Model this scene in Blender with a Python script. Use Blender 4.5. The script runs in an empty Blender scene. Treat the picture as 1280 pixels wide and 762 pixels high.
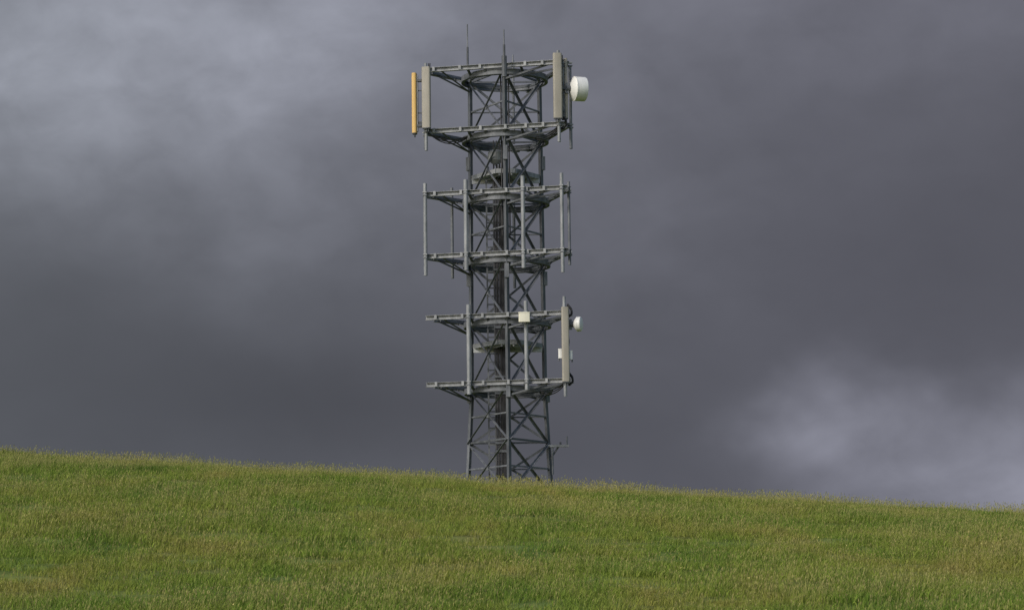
import bpy, math, random
import numpy as np
from mathutils import Vector, Matrix, noise
random.seed(7); rng=np.random.default_rng(11)
sc=bpy.context.scene
sc.view_settings.view_transform='Standard'
sc.view_settings.look='None'
sc.view_settings.exposure=0

# ---------------------------------------------------------------- materials
def new_mat(name):
    m=bpy.data.materials.new(name); m.use_nodes=True
    nt=m.node_tree; b=nt.nodes['Principled BSDF']
    return m,nt,b
def weathered(name,c1,c2,rough=.6,metal=0.0,scale=3.0,bump=.15):
    m,nt,b=new_mat(name); N=nt.nodes; L=nt.links
    g=N.new('ShaderNodeNewGeometry')
    mp=N.new('ShaderNodeMapping'); mp.inputs['Scale'].default_value=(1,1,.35)
    L.new(g.outputs['Position'],mp.inputs['Vector'])
    n1=N.new('ShaderNodeTexNoise'); n1.inputs['Scale'].default_value=scale; n1.inputs['Detail'].default_value=5
    n1.inputs['Roughness'].default_value=.65
    L.new(mp.outputs[0],n1.inputs['Vector'])
    r=N.new('ShaderNodeValToRGB'); r.color_ramp.elements[0].position=.36; r.color_ramp.elements[1].position=.64
    r.color_ramp.elements[0].color=(*c1,1); r.color_ramp.elements[1].color=(*c2,1)
    L.new(n1.outputs[0],r.inputs[0]); L.new(r.outputs[0],b.inputs['Base Color'])
    b.inputs['Roughness'].default_value=rough; b.inputs['Metallic'].default_value=metal
    n2=N.new('ShaderNodeTexNoise'); n2.inputs['Scale'].default_value=40
    L.new(g.outputs['Position'],n2.inputs['Vector'])
    bp=N.new('ShaderNodeBump'); bp.inputs['Strength'].default_value=bump; bp.inputs['Distance'].default_value=.01
    L.new(n2.outputs[0],bp.inputs['Height']); L.new(bp.outputs[0],b.inputs['Normal'])
    return m
M_LEG=weathered('weathered_steel_dark',(.06,.066,.076),(.13,.14,.155),.65,.1,3.5)
M_BRACE=weathered('galvanised_steel_mid',(.09,.098,.112),(.19,.20,.22),.6,.1,5)
M_BEAM=weathered('galvanised_steel_light',(.17,.18,.19),(.32,.33,.345),.55,.15,4)
M_CABLE=weathered('black_cable_rubber',(.014,.014,.017),(.035,.035,.04),.6,0,5)
M_PLATE=weathered('galvanised_plate',(.40,.42,.44),(.56,.58,.60),.6,0,4)
M_PANEL=weathered('antenna_radome_beige',(.27,.25,.21),(.36,.335,.285),.55,0,1.5,.05)
M_SUNLIT=weathered('antenna_radome_sunlit',(.64,.40,.12),(.76,.50,.18),.5,0,1.5,.05)  # warm sunlight on the edge-on panel, put into its radome colour
M_WHITE=weathered('dish_white_paint',(.68,.68,.66),(.82,.82,.80),.45,0,3,.04)
M_CREAM=weathered('cream_box_paint',(.70,.67,.55),(.77,.74,.62),.5,0,3,.04)

# ---------------------------------------------------------------- mesh builder
class MB:
    def __init__(s,mats): s.v=[];s.f=[];s.mi=[];s.mats=mats
    def prism(s,p1,p2,prof,up,mat=None):
        p1=Vector(p1);p2=Vector(p2);d=(p2-p1).normalized();up=Vector(up)
        if abs(d.dot(up.normalized()))>.98: up=Vector((0,1,0)) if abs(d.y)<.9 else Vector((1,0,0))
        sd=d.cross(up).normalized();u=sd.cross(d)
        b=len(s.v);n=len(prof)
        for p in (p1,p2):
            for a,c in prof: s.v.append(tuple(p+sd*a+u*c))
        k=s.mats.index(mat)
        for i in range(n):
            j=(i+1)%n
            s.f.append((b+i,b+j,b+n+j,b+n+i));s.mi.append(k)
        s.f.append(tuple(b+i for i in range(n))[::-1]);s.mi.append(k)
        s.f.append(tuple(b+n+i for i in range(n)));s.mi.append(k)
    def box(s,p1,p2,w,h,mat,up=(0,0,1)):
        s.prism(p1,p2,[(-w/2,-h/2),(w/2,-h/2),(w/2,h/2),(-w/2,h/2)],up,mat)
    def rbox(s,p1,p2,w,h,mat,up,r):
        prof=[]
        for cx,cy,a0 in((w/2-r,h/2-r,0),(-w/2+r,h/2-r,90),(-w/2+r,-h/2+r,180),(w/2-r,-h/2+r,270)):
            for k in range(4):
                a=math.radians(a0+30*k);prof.append((cx+r*math.cos(a),cy+r*math.sin(a)))
        s.prism(p1,p2,prof,up,mat)
    def ang(s,p1,p2,w,mat,up=(0,0,1),t=.01):
        s.prism(p1,p2,[(0,0),(w,0),(w,t),(t,t),(t,w),(0,w)],up,mat)
    def chan(s,p1,p2,w,h,mat,up=(0,0,1),t=.012,flip=1):
        a=flip
        s.prism(p1,p2,[(-a*w/2,-h/2),(a*w/2,-h/2),(a*w/2,-h/2+t),(-a*w/2+a*t,-h/2+t),(-a*w/2+a*t,h/2-t),(a*w/2,h/2-t),(a*w/2,h/2),(-a*w/2,h/2)],up,mat)
    def cyl(s,p1,p2,r,mat,n=12):
        s.prism(p1,p2,[(r*math.cos(2*math.pi*i/n),r*math.sin(2*math.pi*i/n)) for i in range(n)],(0,0,1),mat)
    def lathe(s,o,axis,prof,mat,n=32):
        o=Vector(o);ax=Vector(axis).normalized();up=Vector((0,0,1)) if abs(ax.z)<.9 else Vector((0,1,0))
        sd=ax.cross(up).normalized();u=sd.cross(ax);b=len(s.v);k=s.mats.index(mat)
        for a,r in prof:
            for i in range(n):
                t=2*math.pi*i/n;s.v.append(tuple(o+ax*a+sd*(max(r,1e-4)*math.cos(t))+u*(max(r,1e-4)*math.sin(t))))
        for q in range(len(prof)-1):
            for i in range(n):
                j=(i+1)%n
                s.f.append((b+q*n+i,b+q*n+j,b+(q+1)*n+j,b+(q+1)*n+i));s.mi.append(k)
    def tube(s,pts,r,mat,n=8):
        for a,b in zip(pts[:-1],pts[1:]): s.cyl(a,b,r,mat,n)
    def band(s,c,R,z,h,t,mat,n=48):
        b=len(s.v);k=s.mats.index(mat)
        for i in range(n):
            a=2*math.pi*i/n
            for rr,zz in((R,z-h/2),(R,z+h/2),(R-t,z+h/2),(R-t,z-h/2)):
                s.v.append((c[0]+rr*math.cos(a),c[1]+rr*math.sin(a),zz))
        for i in range(n):
            j=(i+1)%n
            for q in range(4):
                w=(q+1)%4
                s.f.append((b+4*i+q,b+4*j+q,b+4*j+w,b+4*i+w));s.mi.append(k)
    def build(s,name,parent=None,smooth=False):
        me=bpy.data.meshes.new(name);me.from_pydata(s.v,[],s.f)
        for m in s.mats: me.materials.append(m)
        me.polygons.foreach_set('material_index',s.mi)
        if smooth: me.polygons.foreach_set('use_smooth',[True]*len(s.f))
        me.validate();me.update()
        ob=bpy.data.objects.new(name,me);sc.collection.objects.link(ob)
        import bmesh
        bm=bmesh.new();bm.from_mesh(me);bmesh.ops.recalc_face_normals(bm,faces=bm.faces);bm.to_mesh(me);bm.free()
        if smooth:
            md=ob.modifiers.new('es','EDGE_SPLIT');md.split_angle=math.radians(35)
        if parent: ob.parent=parent
        return ob

# ---------------------------------------------------------------- camera (eye height = 0)
PITCH=7.0;F=3200.0;D0=80.0
cam=bpy.data.cameras.new('camera');co=bpy.data.objects.new('camera',cam);sc.collection.objects.link(co)
cam.sensor_width=36;cam.lens=F/1280*36;cam.clip_end=6000;cam.clip_start=.5
co.matrix_world=Matrix.Translation((.15,-D0,0))@Matrix.Rotation(math.radians(90+PITCH),4,'X')@Matrix.Rotation(math.radians(-.7),4,'Z')
sc.camera=co
def Z(py,D=D0): return D*math.tan(math.radians(PITCH)+math.atan((381-py)/F))

# ---------------------------------------------------------------- terrain
cx=[0,100,200,320,400,520,600,700,900,1100,1280]
cy=[542,555,561,566,573,581,590,598,611,626,641]
CX=np.array([(p-640)/F*72 for p in cx]);CH=np.array([72*math.tan(math.radians(PITCH)+math.atan((381-q)/F)) for q in cy])-.54
CX=np.concatenate([[-60,-30],CX,[30,60]]);CH=np.concatenate([[6.6,6.0],CH,[1.9,.7]])
def ground(x,y):
    d=y+D0
    H=sum(np.interp(x+o,CX,CH)*w for o,w in((-1,.25),(0,.5),(1,.25)))
    t=min(max(d/72.,0),1)**1.3
    g=t*t*(3-2*t)
    z=-1.6+(H+1.6)*g
    if d>72:
        e=d-72; z-=14*(1-math.exp(-(e/260.)**1.5))*1.0
    if d<0: z+=.03*d if d>-200 else -6
    ax=abs(x)
    if ax>60: z=z*math.exp(-((ax-60)/200)**2)-8*(1-math.exp(-((ax-60)/200)**2))
    z+=.10*noise.noise(Vector((x*.22,y*.22,0)))+.07*noise.noise(Vector((x*.8,y*.8,3)))
    return z
def axis(lo,hi,step,far):
    c=list(np.arange(lo,hi+1e-6,step));s=step;a=hi
    while a<far: s*=1.25;a+=s;c.append(a)
    s=step;a=lo
    while a>-far: s*=1.25;a-=s;c.insert(0,a)
    return c
xs=axis(-36,36,.6,2500);ys=axis(-80,12,.6,2500)
V=[(x,y,ground(x,y)) for y in ys for x in xs];nx=len(xs)
Fc=[(j*nx+i,j*nx+i+1,(j+1)*nx+i+1,(j+1)*nx+i) for j in range(len(ys)-1) for i in range(nx-1)]
me=bpy.data.meshes.new('hill');me.from_pydata(V,[],Fc);me.polygons.foreach_set('use_smooth',[True]*len(Fc))
hill=bpy.data.objects.new('hill',me);sc.collection.objects.link(hill)

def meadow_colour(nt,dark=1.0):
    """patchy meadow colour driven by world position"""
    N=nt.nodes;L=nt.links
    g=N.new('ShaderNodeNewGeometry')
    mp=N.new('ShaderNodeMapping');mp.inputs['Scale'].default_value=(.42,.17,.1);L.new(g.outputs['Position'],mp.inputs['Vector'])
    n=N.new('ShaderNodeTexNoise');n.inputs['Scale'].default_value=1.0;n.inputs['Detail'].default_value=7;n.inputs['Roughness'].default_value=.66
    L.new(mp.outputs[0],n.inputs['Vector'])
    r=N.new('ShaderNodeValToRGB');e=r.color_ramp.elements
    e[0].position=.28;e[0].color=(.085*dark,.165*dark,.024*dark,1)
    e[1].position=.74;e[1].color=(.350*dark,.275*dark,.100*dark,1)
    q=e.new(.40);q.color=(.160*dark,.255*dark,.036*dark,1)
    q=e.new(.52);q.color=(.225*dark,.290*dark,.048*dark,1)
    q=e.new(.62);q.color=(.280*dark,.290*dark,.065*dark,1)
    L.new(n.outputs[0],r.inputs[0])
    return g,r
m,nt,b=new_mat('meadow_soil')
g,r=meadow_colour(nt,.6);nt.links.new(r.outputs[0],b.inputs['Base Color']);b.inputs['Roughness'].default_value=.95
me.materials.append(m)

# ---------------------------------------------------------------- grass
m,nt,b=new_mat('grass_blades');N=nt.nodes;L=nt.links
g,r=meadow_colour(nt,1.0)
at=N.new('ShaderNodeAttribute');at.attribute_name='straw'
sp=N.new('ShaderNodeSeparateColor');L.new(at.outputs['Color'],sp.inputs[0])
mx=N.new('ShaderNodeMix');mx.data_type='RGBA';L.new(sp.outputs[0],mx.inputs[0]);L.new(r.outputs[0],mx.inputs[6]);mx.inputs[7].default_value=(.40,.34,.15,1)
ml=N.new('ShaderNodeMix');ml.data_type='RGBA';ml.blend_type='MULTIPLY';ml.inputs[0].default_value=1
L.new(mx.outputs[2],ml.inputs[6])
cr=N.new('ShaderNodeCombineColor')
mr=N.new('ShaderNodeMapRange');mr.inputs[3].default_value=.78;mr.inputs[4].default_value=1.22;L.new(sp.outputs[1],mr.inputs[0])
for i in range(3): L.new(mr.outputs[0],cr.inputs[i])
L.new(cr.outputs[0],ml.inputs[7])
fl=N.new('ShaderNodeMix');fl.data_type='RGBA';L.new(sp.outputs[2],fl.inputs[0]);L.new(ml.outputs[2],fl.inputs[6]);fl.inputs[7].default_value=(.75,.68,.25,1)
L.new(fl.outputs[2],b.inputs['Base Color']);b.inputs['Roughness'].default_value=.8
b.inputs['Specular IOR Level'].default_value=.1
tr=N.new('ShaderNodeBsdfTranslucent');L.new(fl.outputs[2],tr.inputs[0])
ms=N.new('ShaderNodeMixShader');ms.inputs[0].default_value=.35
L.new(b.outputs[0],ms.inputs[1]);L.new(tr.outputs[0],ms.inputs[2]);L.new(ms.outputs[0],N['Material Output'].inputs[0])
M_GRASS=m
def clump(name,nb,ns,hb,hs,seed,flowers=0):
    rd=random.Random(seed);v=[];f=[];c=[]
    def blade(x,y,h,w,lean,az,straw,br,head=0,fl=0):
        dx,dy=math.cos(az),math.sin(az);pa=rd.uniform(0,6.28);px,py=math.cos(pa)*w/2,math.sin(pa)*w/2
        b=len(v)
        for k,(t,ww) in enumerate(((0,1),(.55,.85))):
            o=lean*t*t*h;zz=h*t*(1-.25*lean*t)
            v.append((x+dx*o-px*ww,y+dy*o-py*ww,zz));v.append((x+dx*o+px*ww,y+dy*o+py*ww,zz))
        o=lean*h;zt=h*(1-.25*lean);v.append((x+dx*o,y+dy*o,zt))
        f.extend([(b,b+1,b+3,b+2),(b+2,b+3,b+4)]);c.extend([(straw,br,0,1)]*5)
        if head or fl:
            hw=.007 if head else .014;hh=rd.uniform(.03,.06) if head else .025
            ex,ey=(hw*math.cos(pa),hw*math.sin(pa));b=len(v)
            X,Y=x+dx*o,y+dy*o
            v.extend([(X,Y,zt-hh*.3),(X+ex,Y+ey,zt+hh*.25),(X+dx*.015,Y+dy*.015,zt+hh*.7),(X-ex,Y-ey,zt+hh*.25)])
            f.append((b,b+1,b+2,b+3));c.extend([(min(1,straw+.1),br,.9 if fl else 0,1)]*4)
    RR=.45
    for i in range(nb):
        a=rd.uniform(0,6.28);q=RR*math.sqrt(rd.random())
        blade(q*math.cos(a),q*math.sin(a),rd.uniform(*hb),rd.uniform(.009,.016),rd.uniform(.2,1.0),rd.gauss(.3,1.5),max(0,rd.gauss(.05,.12)),rd.random())
    for i in range(ns):
        a=rd.uniform(0,6.28);q=RR*math.sqrt(rd.random())
        blade(q*math.cos(a),q*math.sin(a),rd.uniform(*hs),.004,rd.uniform(.05,.45),rd.gauss(.3,1.2),rd.uniform(.35,.75),rd.random(),head=1)
    for i in range(flowers):
        blade(rd.uniform(-.3,.3),rd.uniform(-.3,.3),rd.uniform(.16,.22),.005,.1,0,.1,.5,fl=1)
    me=bpy.data.meshes.new(name);me.from_pydata(v,[],f);me.materials.append(M_GRASS)
    ca=me.color_attributes.new('straw','FLOAT_COLOR','POINT');ca.data.foreach_set('color',[q for t in c for q in t])
    ob=bpy.data.objects.new(name,me);return ob
col=bpy.data.collections.new('grass_clumps');sc.collection.children.link(col)
cl=[clump('clump_a',100,9,(.07,.15),(.16,.26),1),clump('clump_b',90,24,(.08,.17),(.16,.34),2),
    clump('clump_c',105,2,(.06,.13),(.14,.2),3),clump('clump_d',100,10,(.08,.17),(.16,.28),4),clump('clump_e',105,0,(.09,.19),(.2,.3),5),
    clump('clump_f',100,3,(.06,.13),(.14,.2),6,1)]
P=[];S=[];R=[];VI=[]
def cand(n,x0,x1,y0,y1):
    return zip(rng.uniform(x0,x1,n),rng.uniform(y0,y1,n))
def add(x,y):
    nz=noise.noise(Vector((x*.25,y*.16,7)))+.6*noise.noise(Vector((x*.9,y*.5,2)))
    p=.40+.9*nz
    if y>-16: p+=.25
    if random.random()<p: v=random.choice((0,1,1,3))
    else: v=random.choice((0,2,2,4,3))
    if random.random()<.03: v=5
    P.append((x,y,ground(x,y)-.015));S.append(random.uniform(.75,1.2)*(1+.28*nz));R.append(random.uniform(-1.2,1.2));VI.append(v)
for x,y in cand(17000,-20,20,-56,0): add(x,y)
for x,y in cand(5000,-32,32,-66,6):
    if abs(x)>19: add(x,y)
for x,y in cand(1500,-14,14,-80,-56): add(x,y)
# rank tufts on the left shoulder of the hill
for i in range(70): 
    x,y=random.gauss(-12.4,.9),random.gauss(-10,.8);P.append((x,y,ground(x,y)-.02));S.append(random.uniform(1.1,1.8));R.append(random.uniform(-3,3));VI.append(4)
gm=bpy.data.meshes.new('grass');gm.from_pydata(P,[],[])
for nm,tp,dat in(('scl','FLOAT',S),('rz','FLOAT',R),('vi','INT',VI)):
    a=gm.attributes.new(nm,tp,'POINT');a.data.foreach_set('value',dat)
go=bpy.data.objects.new('grass',gm);sc.collection.objects.link(go)
for i,o in enumerate(cl):
    col.objects.link(o);o.parent=go;x,y=-3+i*1.4,-20;o.location=(x,y,ground(x,y))
ng=bpy.data.node_groups.new('scatter_grass','GeometryNodeTree')
ng.interface.new_socket('Geometry',in_out='INPUT',socket_type='NodeSocketGeometry')
ng.interface.new_socket('Geometry',in_out='OUTPUT',socket_type='NodeSocketGeometry')
n=ng.nodes;gi=n.new('NodeGroupInput');gout=n.new('NodeGroupOutput')
ci=n.new('GeometryNodeCollectionInfo');ci.inputs[0].default_value=col;ci.inputs[1].default_value=True;ci.inputs[2].default_value=True
ip=n.new('GeometryNodeInstanceOnPoints');ip.inputs['Pick Instance'].default_value=True
def attr(nm,tp):
    a=n.new('GeometryNodeInputNamedAttribute');a.data_type=tp;a.inputs[0].default_value=nm;return [o for o in a.outputs if o.enabled][0]
cx_=n.new('ShaderNodeCombineXYZ');ng.links.new(attr('rz','FLOAT'),cx_.inputs[2])
cs=n.new('ShaderNodeCombineXYZ');sa=attr('scl','FLOAT')
for i in range(3): ng.links.new(sa,cs.inputs[i])
ng.links.new(gi.outputs[0],ip.inputs['Points']);ng.links.new(ci.outputs[0],ip.inputs['Instance'])
ng.links.new(attr('vi','INT'),ip.inputs['Instance Index']);ng.links.new(cx_.outputs[0],ip.inputs['Rotation']);ng.links.new(cs.outputs[0],ip.inputs['Scale'])
ng.links.new(ip.outputs[0],gout.inputs[0])
md=go.modifiers.new('scatter','NODES');md.node_group=ng

# ---------------------------------------------------------------- tower
tower=bpy.data.objects.new('lattice_telecom_tower',None);sc.collection.objects.link(tower)
gz=ground(0,0)
zt,zk,zb=Z(88),Z(492),gz-.1
def hw(z):
    if z>=zk: return 1.19-(z-zk)/(zt-zk)*.05
    return 1.19+(zk-z)/(zk-Z(600))*.14
def leg(k,z):
    R=hw(z)*2/math.sqrt(3);a=math.radians((-90,150,30)[k])
    return Vector((R*math.cos(a),R*math.sin(a),z))
lm=MB([M_LEG,M_BRACE,M_BEAM])
for k in range(3):
    a=math.radians((-90,150,30)[k]);out=Vector((math.cos(a),math.sin(a),0))
    for z1,z2 in((zb,zk),(zk,zt)):
        p1,p2=leg(k,z1),leg(k,z2)
        w,t=.15,.022
        c,s_=math.cos(math.radians(30)),math.sin(math.radians(30))
        prof=[(0,.0),(w*s_,-w*c),(w*s_-t,-w*c-.004),(0,-t*2),(-w*s_+t,-w*c-.004),(-w*s_,-w*c)]
        lm.prism(p1+out*.05,p2+out*.05,prof,out,M_LEG if k!=1 else M_BRACE)  # left leg in lighter steel: light from the left put into its colour
    for zz in (Z(492),Z(345),Z(200)):
        lm.box(leg(k,zz-.22)+out*.03,leg(k,zz+.22)+out*.03,.13,.13,M_BRACE,out)
    lm.box(leg(k,zb-.1),leg(k,zb+.25),.42,.42,M_BEAM,out)
lm.build('legs',tower)
Dn=D0-1.3
LV=[Z(p,Dn) for p in(83,160,239,317,394,478)]
br=MB([M_BRACE,M_LEG])
levels=[z-.12 for z in LV]+[LV[5]-1.75,LV[5]-3.4]
for i,(za,zb_) in enumerate(zip(levels[:-1],levels[1:])):
    if zb_<gz-.3: zb_=gz
    for k,(p,q) in enumerate(((0,1),(2,0),(1,2))):
        w=.07
        A,B,C,E=leg(p,za),leg(q,zb_),leg(q,za),leg(p,zb_)
        nrm=(leg(p,za)+leg(q,za));nrm.z=0;nrm.normalize()
        br.ang(A+nrm*.02,B+nrm*.02,w,M_BRACE,nrm);br.ang(C-nrm*.03,E-nrm*.03,w,M_BRACE if k!=2 else M_LEG,nrm)
        br.ang(A,C,.06,M_LEG)
        hz=(za+zb_)/2
        if i in(0,2,5,6): br.ang(leg(p,hz),leg(q,hz),.045,M_BRACE if k!=2 else M_LEG)
        mid=(A+B+C+E)/4
        br.box(mid-nrm*.03,mid+nrm*.05,.13,.13,M_BRACE)
br.build('bracing',tower)

YAW=math.radians(13)
def rot(v,k):
    a=-2*math.pi/3*k
    return Vector((v[0]*math.cos(a)-v[1]*math.sin(a),v[0]*math.sin(a)+v[1]*math.cos(a),v[2] if len(v)>2 else 0))
dF=Vector((math.cos(YAW),-math.sin(YAW),0));nF=Vector((-math.sin(YAW),-math.cos(YAW),0))
RI=1.40
def fpos(k,s,off,z):
    v=nF*(RI+off)+dF*s
    v=rot(v,k);v.z=z;return v
hf=MB([M_BEAM,M_BRACE,M_LEG])
for li,z in enumerate(LV):
    frameC=li>=4
    zr=z-.17
    hf.band((0,0),RI-.02,zr,.15,.014,M_BRACE);hf.band((0,0),RI-.02,zr-.082,.012,.10,M_LEG);hf.band((0,0),RI-.02,zr+.082,.012,.10,M_BRACE)
    hf.band((0,0),1.12,zr-.02,.07,.05,M_LEG)
    for k in range(3):
        L2=2.28
        if frameC and k==1: L2=2.0
        a0,a1=-L2,L2
        if k!=0: a0,a1=-L2+.12,L2-.12
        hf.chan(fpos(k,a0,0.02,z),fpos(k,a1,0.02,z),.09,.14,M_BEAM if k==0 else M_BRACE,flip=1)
        hf.box(fpos(k,a0+.2,-.10,z-.03),fpos(k,a1-.2,-.10,z-.03),.05,.05,M_LEG)
        for s in(-.85,-.3,.3,.85):
            o=math.sqrt(max(0,(RI-.06)**2-s*s))-RI
            hf.box(fpos(k,s,o,zr),fpos(k,s,.0,z-.06),.07,.05,M_LEG)
        for s in(-1.75,1.75):
            nl=min((leg(q,z-.42) for q in range(3)),key=lambda v:(v-fpos(k,s,0,z)).length)
            hf.ang(fpos(k,s,-.02,z-.06),nl,.055,M_LEG)
        for s in(-1.95,-1.1,-.45,.35,1.0,1.55,2.1):
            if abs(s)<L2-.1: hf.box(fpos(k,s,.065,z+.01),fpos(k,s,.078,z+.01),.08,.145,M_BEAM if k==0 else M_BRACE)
    for k in range(3):
        p=leg(k,zr);o=p.copy();o.z=0;o.normalize()
        hf.box(p-o*.1,o*(RI-.05)+Vector((0,0,zr)),.09,.10,M_LEG)
hf.build('head_frames',tower)

# antenna mounting poles
pl=MB([M_BEAM,M_BRACE,M_LEG])
def s_for_px(k,px,off=.13):
    X=(px-634)/40.;a=fpos(k,0,off,0);b=fpos(k,1,off,0)
    return (X-a.x)/(b.x-a.x)
def pole(k,px,y1,y2,zl,r=.05,mat=M_BEAM,s=None,off=.13):
    if s is None: s=s_for_px(k,px,off)
    p=fpos(k,s,off,0);D=D0+p.y
    z1,z2=Z(y1,D),Z(y2,D)
    a=Vector((p.x,p.y,z2));b=Vector((p.x,p.y,z1));pl.cyl(a,b,r,mat)
    for z in zl:
        pl.box(fpos(k,s,.0,z+.05),fpos(k,s,off+.07,z+.05),.13,.035,M_BEAM)
        pl.box(fpos(k,s,.0,z-.05),fpos(k,s,off+.07,z-.05),.13,.035,M_BRACE)
    return p,z1,z2
A,B_,C_=LV[0:2],LV[2:4],LV[4:6]
pA_L=pole(0,535,78,187,A)
pA_R=pole(0,701,64,178,A)
pA_R2=pole(2,0,84,187,A,mat=M_BRACE,s=-2.0) 
pA_L2=pole(1,0,90,185,A,mat=M_BRACE,s=2.05)
pA_B=pole(1,0,72+4,180,A,mat=M_BRACE,s=-2.05,r=.04)
pole(0,533,228,343,B_,.058);pole(0,584,224,337,B_,.068);pole(0,655,220,335,B_,.064);pole(0,703,217,341,B_,.056)
pole(1,565,234,347,B_,mat=M_BRACE);pole(2,0,228,332,B_,mat=M_BRACE,s=-1.7,r=.045);pole(1,0,250,360,B_,mat=M_LEG,s=-2.0)
pole(0,586,380,492,C_,.068);pC_M=pole(0,657,376,487,C_,.062);pC_R=pole(0,704,371,496,C_)
pl.build('mounting_poles',tower)

# cable ladder + climbing ladder
cb=MB([M_CABLE,M_LEG,M_BRACE])
zl0,zl1=gz,Z(222)
for x in(-.62,-.40,-.02): cb.box((x,.1,zl0),(x,.1,zl1),.05,.05,M_LEG,(0,1,0))
z=zl0+.2
while z<zl1:
    cb.box((-.62,.1,z),(-.02,.1,z),.04,.04,M_LEG)
    if int(z*10)%3==0: cb.box((-.42,.03,z+.05),(.02,.03,z+.05),.05,.07,M_LEG)
    z+=.26
for i in range(8):
    x=-.37+i*.045+random.uniform(-.008,.008)
    cb.cyl((x,.05,zl0),(x,.05,zl1+(.0 if i%2 else 1.2)),.023,M_CABLE,8)
for i in range(5):
    x=-.12+i*.06
    cb.cyl((x,-.95-.05*(i%2),Z(300)),(x,-.95,LV[0]-.1),.022,M_CABLE,8)
def loop(p,q,sag,r=.018):
    p=Vector(p);q=Vector(q)
    cb.tube([p.lerp(q,t)-Vector((0,0,sag*4*t*(1-t))) for t in[i/10 for i in range(11)]],r,M_CABLE)
for fr,zlow in((pA_R,LV[1]),(pC_R,LV[5]),(pA_L,LV[1])):
    p=fr[0]
    for i in range(3):
        loop((p.x+.03*i,p.y+.05,zlow-.05),(p.x*.45,-.7+.05*i,zlow-.1),.18+.06*i)
for zz,fr in((LV[1],pA_R),(LV[5],pC_R),(LV[4],pC_R)):
    p=fr[0]
    for e in(0,.04):
        cb.tube([(p.x+.1,p.y+e,zz+.25),(p.x+.22,p.y+e,zz+.1-e),(p.x+.24,p.y+e,zz-.05),(p.x+.14,p.y+.05+e,zz-.15+e),(p.x,p.y+.15,zz-.12)],.028,M_CABLE)
for fr,za,zb2 in((pA_L,LV[0],LV[1]),(pA_R,LV[0],LV[1]),(pC_R,LV[4],LV[5])):
    p=fr[0]
    for i in range(2):
        cb.tube([(p.x+.09+.03*i+.02*math.sin(j*1.7+i),p.y+.04,za+.2-(za-zb2+.1)*j/8) for j in range(9)],.016,M_CABLE,6)
cb.build('cable_ladder',tower)

# rest platforms
pf=MB([M_BEAM,M_BRACE,M_LEG,M_PLATE])
for py in(220,432):
    z=Z(py,D0);s=.97
    tri=[Vector((0,-1.15*s,z)),Vector((-1.12*s,.64*s,z)),Vector((1.12*s,.64*s,z))]
    a,b,c=tri
    fa=a.lerp(b,.28);fb=a.lerp(c,.28)
    dz=Vector((0,0,.06))
    for p,q in((fa,b),(c,fb),(fb,fa)): pf.box(p+dz,q+dz,.05,.14,M_BEAM)
    pf.box(b-dz-Vector((0,.04,0)),c-dz-Vector((0,.04,0)),.05,.17,M_PLATE)
    n_=9
    for i in range(n_):
        t0,t1=i/n_+.008,(i+1)/n_-.008
        t=(t0+t1)/2;wd=(fa.lerp(b,t1)-fa.lerp(b,t0)).y
        pf.box(fa.lerp(b,t),fb.lerp(c,t),wd,.03,M_PLATE)
    for i in range(1,5):
        t=i/5;pf.box(fa.lerp(fb,t)-Vector((0,0,.05)),b.lerp(c,t)-Vector((0,0,.05)),.04,.05,M_BEAM)
pf.lathe((-.3,-.35,Z(207)),(0,0,1),[(0,0),(0,.12),(.1,.25),(.36,.25),(.42,.2),(.42,0)],M_BEAM,20)
pf.build('rest_platforms',tower)

# small outrigger bracket low on the right leg
ob=MB([M_BRACE,M_BEAM,M_LEG])
p=leg(2,Z(556));z=p.z
ob.box((p.x-.15,p.y-.1,z),(p.x+.62,p.y-.1,z),.12,.07,M_BEAM);ob.box((p.x-.1,p.y+.1,z),(p.x+.62,p.y+.1,z),.05,.05,M_BRACE)
ob.cyl((p.x+.56,p.y-.1,z-.03),(p.x+.56,p.y-.1,z+.3),.025,M_BRACE);ob.box((p.x+.0,p.y,z-.45),(p.x+.3,p.y-.05,z),.05,.05,M_LEG)
ob.cyl((p.x+.10,p.y-.1,z),(p.x+.10,p.y-.1,z-.9),.03,M_BRACE);ob.cyl((p.x+.35,p.y-.1,z),(p.x+.35,p.y-.1,z+.12),.03,M_LEG)
ob.build('outrigger_bracket',tower)

# ---------------------------------------------------------------- antennas
def panel(x,y,z1,z2,w,d,face,mat):
    o=MB([mat,M_LEG,M_BEAM]);f=Vector(face).normalized();c=Vector((x,y,0))
    o.rbox(c+Vector((0,0,z2)),c+Vector((0,0,z1)),w,d,mat,f,min(w,d)*.35)
    o.rbox(c+Vector((0,0,z2-.03)),c+Vector((0,0,z2)),w*.94,d*.92,M_LEG,f,min(w,d)*.3)
    o.rbox(c+Vector((0,0,z1)),c+Vector((0,0,z1+.02)),w*.94,d*.92,mat,f,min(w,d)*.3)
    b=c-f*(d/2+.02)
    o.box(b+Vector((0,0,z2+.05)),b+Vector((0,0,z1-.05)),w*.45,.04,M_BEAM,f)
    for z in(z2+.22,z1-.22): o.box(c-f*(d/2)+Vector((0,0,z)),c-f*(d/2+.16)+Vector((0,0,z)),.16,.07,M_LEG)
    sd=f.cross(Vector((0,0,1)))
    for s in(-.07,0,.07): o.cyl(c+sd*s*(w/.3)+Vector((0,0,z2-.12)),c+sd*s*(w/.3)+Vector((0,0,z2)),.018,M_LEG,8)
    return o.build('panel_antenna',None,True)
p=pA_L[0];D=D0+p.y
panel(p.x+.02,p.y-.20,Z(85,D),Z(160,D),.28,.14,(-.25,-1,0),M_PANEL)
panel(p.x-.36,p.y+.02,Z(91,D),Z(165,D),.24,.15,(-1,.12,0),M_SUNLIT)
am=MB([M_LEG])
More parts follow.
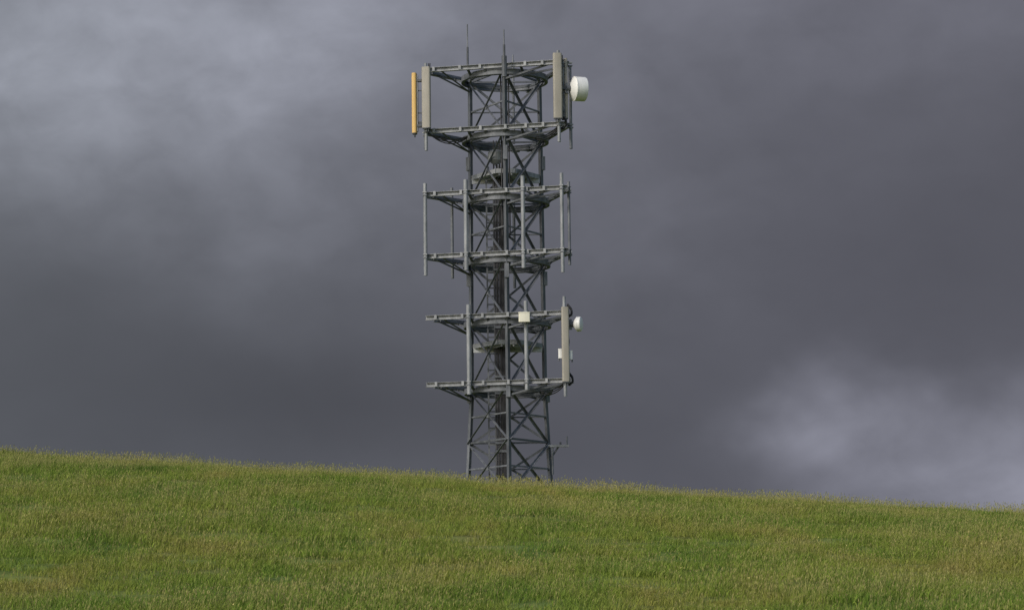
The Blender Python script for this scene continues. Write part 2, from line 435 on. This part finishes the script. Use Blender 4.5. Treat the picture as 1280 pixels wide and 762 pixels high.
for py in(100,152): am.box((p.x-.3,p.y+.02,Z(py,D)),(p.x+.02,p.y+.0,Z(py,D)),.06,.06,M_LEG)
for py in(112,140): am.box((p.x-.3,p.y+.02,Z(py,D)),(p.x+.0,p.y+.0,Z(py,D)),.03,.03,M_LEG)
am.build('antenna_arms',tower)
p=pA_R[0];D=D0+p.y
panel(p.x-.03,p.y-.21,Z(70,D),Z(150,D),.28,.15,(.1,-1,0),M_PANEL)
panel(p.x+.22,p.y+.14,Z(74,D),Z(148,D),.22,.10,(.95,.3,0),M_PANEL)
p=pC_R[0];D=D0+p.y
panel(p.x+.02,p.y-.20,Z(386,D),Z(478,D),.23,.13,(.15,-1,0),M_PANEL)

def dish(o,ax,R,L,name,arm_to):
    d=MB([M_WHITE,M_LEG,M_BRACE]);ax=Vector(ax).normalized();o=Vector(o)
    d.lathe(o,ax,[(-.06,0),(-.06,R*.35),(.0,R*.75),(.05,R*.97),(.06,R),(.06+L,R),(.075+L,R*.985),(.10+L,R*.8),(.115+L,R*.45),(.12+L,0)],M_WHITE)
    d.lathe(o+ax*.055,ax,[(0,R*.98),(.0,R*1.025),(.03,R*1.025),(.03,R*.98)],M_WHITE)
    d.cyl(o-ax*.2,o-ax*.04,.09,M_LEG,16)
    d.box(o-ax*.18,Vector(arm_to)+Vector((0,0,0)),.07,.07,M_LEG)
    d.box(o-ax*.16+Vector((0,0,-.16)),o-ax*.16+Vector((0,0,.16)),.10,.08,M_BRACE)
    return d.build(name,None,True)
p=pA_R[0];D=D0+p.y
dish((p.x+.42,p.y+.05,Z(111.5,D)),(.93,.30,0),.38,.34,'microwave_drum_antenna',(p.x,p.y,Z(111,D)))
p=pC_R[0];D=D0+p.y
dish((p.x+.34,p.y+.0,Z(406,D)),(.93,-.25,0),.225,.10,'microwave_dish_antenna',(p.x,p.y,Z(406,D)))
def unit(c,w,h,d,mat,name):
    o=MB([mat,M_LEG]);c=Vector(c)
    o.rbox(c-Vector((0,0,h/2)),c+Vector((0,0,h/2)),w,d,mat,(0,-1,0),.03)
    o.rbox(c+Vector((0,0,h/2-.015)),c+Vector((0,0,h/2+.012)),w*1.06,d*1.06,mat,(0,-1,0),.03)
    o.box(c+Vector((0,d/2,0)),c+Vector((0,d/2+.10,0)),.12,.16,M_LEG)
    o.cyl(c-Vector((.05,0,h/2+.08)),c-Vector((.05,0,h/2)),.02,M_LEG,8);o.cyl(c-Vector((-.05,0,h/2+.08)),c-Vector((-.05,0,h/2)),.02,M_LEG,8)
    o.build(name,None,True)
p=pC_M[0];D=D0+p.y;unit((p.x-.05,p.y-.17,Z(397.5,D)),.35,.29,.2,M_CREAM,'radio_unit')
p=pC_R[0];D=D0+p.y
unit((p.x-.13,p.y-.06,Z(443,D)),.14,.28,.14,M_WHITE,'radio_unit');unit((p.x+.17,p.y-.06,Z(445,D)),.13,.26,.14,M_WHITE,'radio_unit')
def whip(x,y,z0,segs):
    o=MB([M_LEG,M_BRACE]);z=z0
    for h,r in segs: o.cyl((x,y,z),(x,y,z+h),r,M_LEG if r>.03 else M_BRACE,8);z+=h
    o.build('whip_antenna')
w=fpos(0,s_for_px(0,588,.0),.0,0);D=D0+w.y;z0=LV[0]+.05;whip(w.x,w.y,z0,((.6,.034),(Z(30,D)-z0-.6,.02)))
p=leg(0,0);D=D0+p.y;z0=Z(96,D);whip(p.x,p.y,z0,((Z(70,D)-z0,.08),(Z(56,D)-Z(70,D),.038),(Z(37,D)-Z(56,D),.02)))
w=fpos(1,-2.05,.13,0);whip(w.x,w.y,pA_B[1],((.2,.02),))

# ---------------------------------------------------------------- light
SD=Vector((-.60,-.62,.60)).normalized()
sl=bpy.data.lights.new('sun','SUN');sl.energy=2.0;sl.angle=math.radians(14);sl.color=(1,.95,.86)
so=bpy.data.objects.new('sun',sl);sc.collection.objects.link(so)
so.rotation_euler=(-SD).to_track_quat('-Z','Y').to_euler()
W=bpy.data.worlds.new('World');sc.world=W;W.use_nodes=True
nt=W.node_tree;N=nt.nodes;L=nt.links;N.clear()
out=N.new('ShaderNodeOutputWorld');bg1=N.new('ShaderNodeBackground');bg2=N.new('ShaderNodeBackground');mxs=N.new('ShaderNodeMixShader')
sk=N.new('ShaderNodeTexSky');sk.sky_type='NISHITA';sk.sun_disc=False
sk.sun_elevation=math.asin(SD.z);sk.sun_rotation=math.atan2(SD.x,SD.y)%(2*math.pi);sk.dust_density=2
L.new(sk.outputs[0],bg1.inputs[0]);bg1.inputs[1].default_value=.13
tc=N.new('ShaderNodeTexCoord')
def val(s,i,v):
    if isinstance(v,(int,float)): s.inputs[i].default_value=v
    else: L.new(v,s.inputs[i])
def mth(op,a,b=0.0,c=None):
    m=N.new('ShaderNodeMath');m.operation=op;val(m,0,a);val(m,1,b)
    if c is not None: val(m,2,c)
    return m.outputs[0]
sx=N.new('ShaderNodeSeparateXYZ');L.new(tc.outputs['Generated'],sx.inputs[0])
def nz(scale,sc3,det,rough,dist=0,rotz=0,loc=(0,0,0)):
    mp=N.new('ShaderNodeMapping');mp.inputs['Scale'].default_value=sc3;mp.inputs['Rotation'].default_value=(0,rotz,0);mp.inputs['Location'].default_value=loc
    L.new(tc.outputs['Generated'],mp.inputs[0])
    t=N.new('ShaderNodeTexNoise');t.inputs['Scale'].default_value=scale;t.inputs['Detail'].default_value=det;t.inputs['Roughness'].default_value=rough;t.inputs['Distortion'].default_value=dist
    L.new(mp.outputs[0],t.inputs['Vector']);return mth('SUBTRACT',t.outputs[0],.5),t
n1,_=nz(9,(1,1,1.3),4,.5,0,.4,(1.3,0,.2))
n1b,_=nz(9,(1,1,1.3),4,.5,0,.4,(5.3,2,.9))
n2,_=nz(16,(1,1,1.7),5,.50,.3,.45,(2.1,.4,0))
n3,_=nz(45,(1,1,1.4),5,.55,.4,.3,(0,3,1))
X=mth('ADD',sx.outputs[0],mth('MULTIPLY',n1,.12));Zc=mth('ADD',sx.outputs[2],mth('MULTIPLY',n1b,.08))
def blob(px,py,rx,ry,a):
    x0=(px-640)/F;z0=(775-py)/F
    u=mth('DIVIDE',mth('SUBTRACT',X,x0),rx/F);v=mth('DIVIDE',mth('SUBTRACT',Zc,z0),ry/F)
    e=mth('EXPONENT',mth('MULTIPLY',mth('ADD',mth('MULTIPLY',u,u),mth('MULTIPLY',v,v)),-1.0))
    return mth('MULTIPLY',e,a)
bl=[(70,70,260,150,.185),(400,30,210,150,.15),(260,210,320,140,.045),(1050,-40,500,190,.055),(720,150,230,230,.030),
    (1230,605,180,70,.17),(1000,545,80,42,.11),(420,520,350,90,-.026),(50,440,300,100,-.004),(1150,330,260,150,-.008),(310,10,45,60,-.05)]
acc=blob(*bl[0])
for q in bl[1:]: acc=mth('ADD',acc,blob(*q))
mod=mth('ADD',1.0,mth('ADD',mth('MULTIPLY',n2,1.1),mth('MULTIPLY',n3,.6)))
lum=mth('ADD',mth('MULTIPLY',acc,mod),mth('ADD',.108,mth('ADD',mth('MULTIPLY',n2,.022),mth('MULTIPLY',n3,.010))))
lum=mth('MAXIMUM',lum,.04)
tm=N.new('ShaderNodeMapRange');L.new(sx.outputs[0],tm.inputs[0]);tm.inputs[1].default_value=-.2;tm.inputs[2].default_value=.12
hm=N.new('ShaderNodeMix');hm.data_type='RGBA';L.new(tm.outputs[0],hm.inputs[0]);hm.inputs[6].default_value=(.92,.975,1.13,1);hm.inputs[7].default_value=(.935,.95,1.16,1)
vm=N.new('ShaderNodeVectorMath');vm.operation='SCALE';L.new(hm.outputs[2],vm.inputs[0]);L.new(lum,vm.inputs['Scale'])
L.new(vm.outputs[0],bg2.inputs[0]);bg2.inputs[1].default_value=1
fm=N.new('ShaderNodeMapRange');fm.interpolation_type='SMOOTHSTEP';L.new(mth('ADD',sx.outputs[1],mth('MULTIPLY',n1,.3)),fm.inputs[0]);fm.inputs[1].default_value=-.1;fm.inputs[2].default_value=.6
L.new(fm.outputs[0],mxs.inputs[0]);L.new(bg1.outputs[0],mxs.inputs[1]);L.new(bg2.outputs[0],mxs.inputs[2]);L.new(mxs.outputs[0],out.inputs[0])
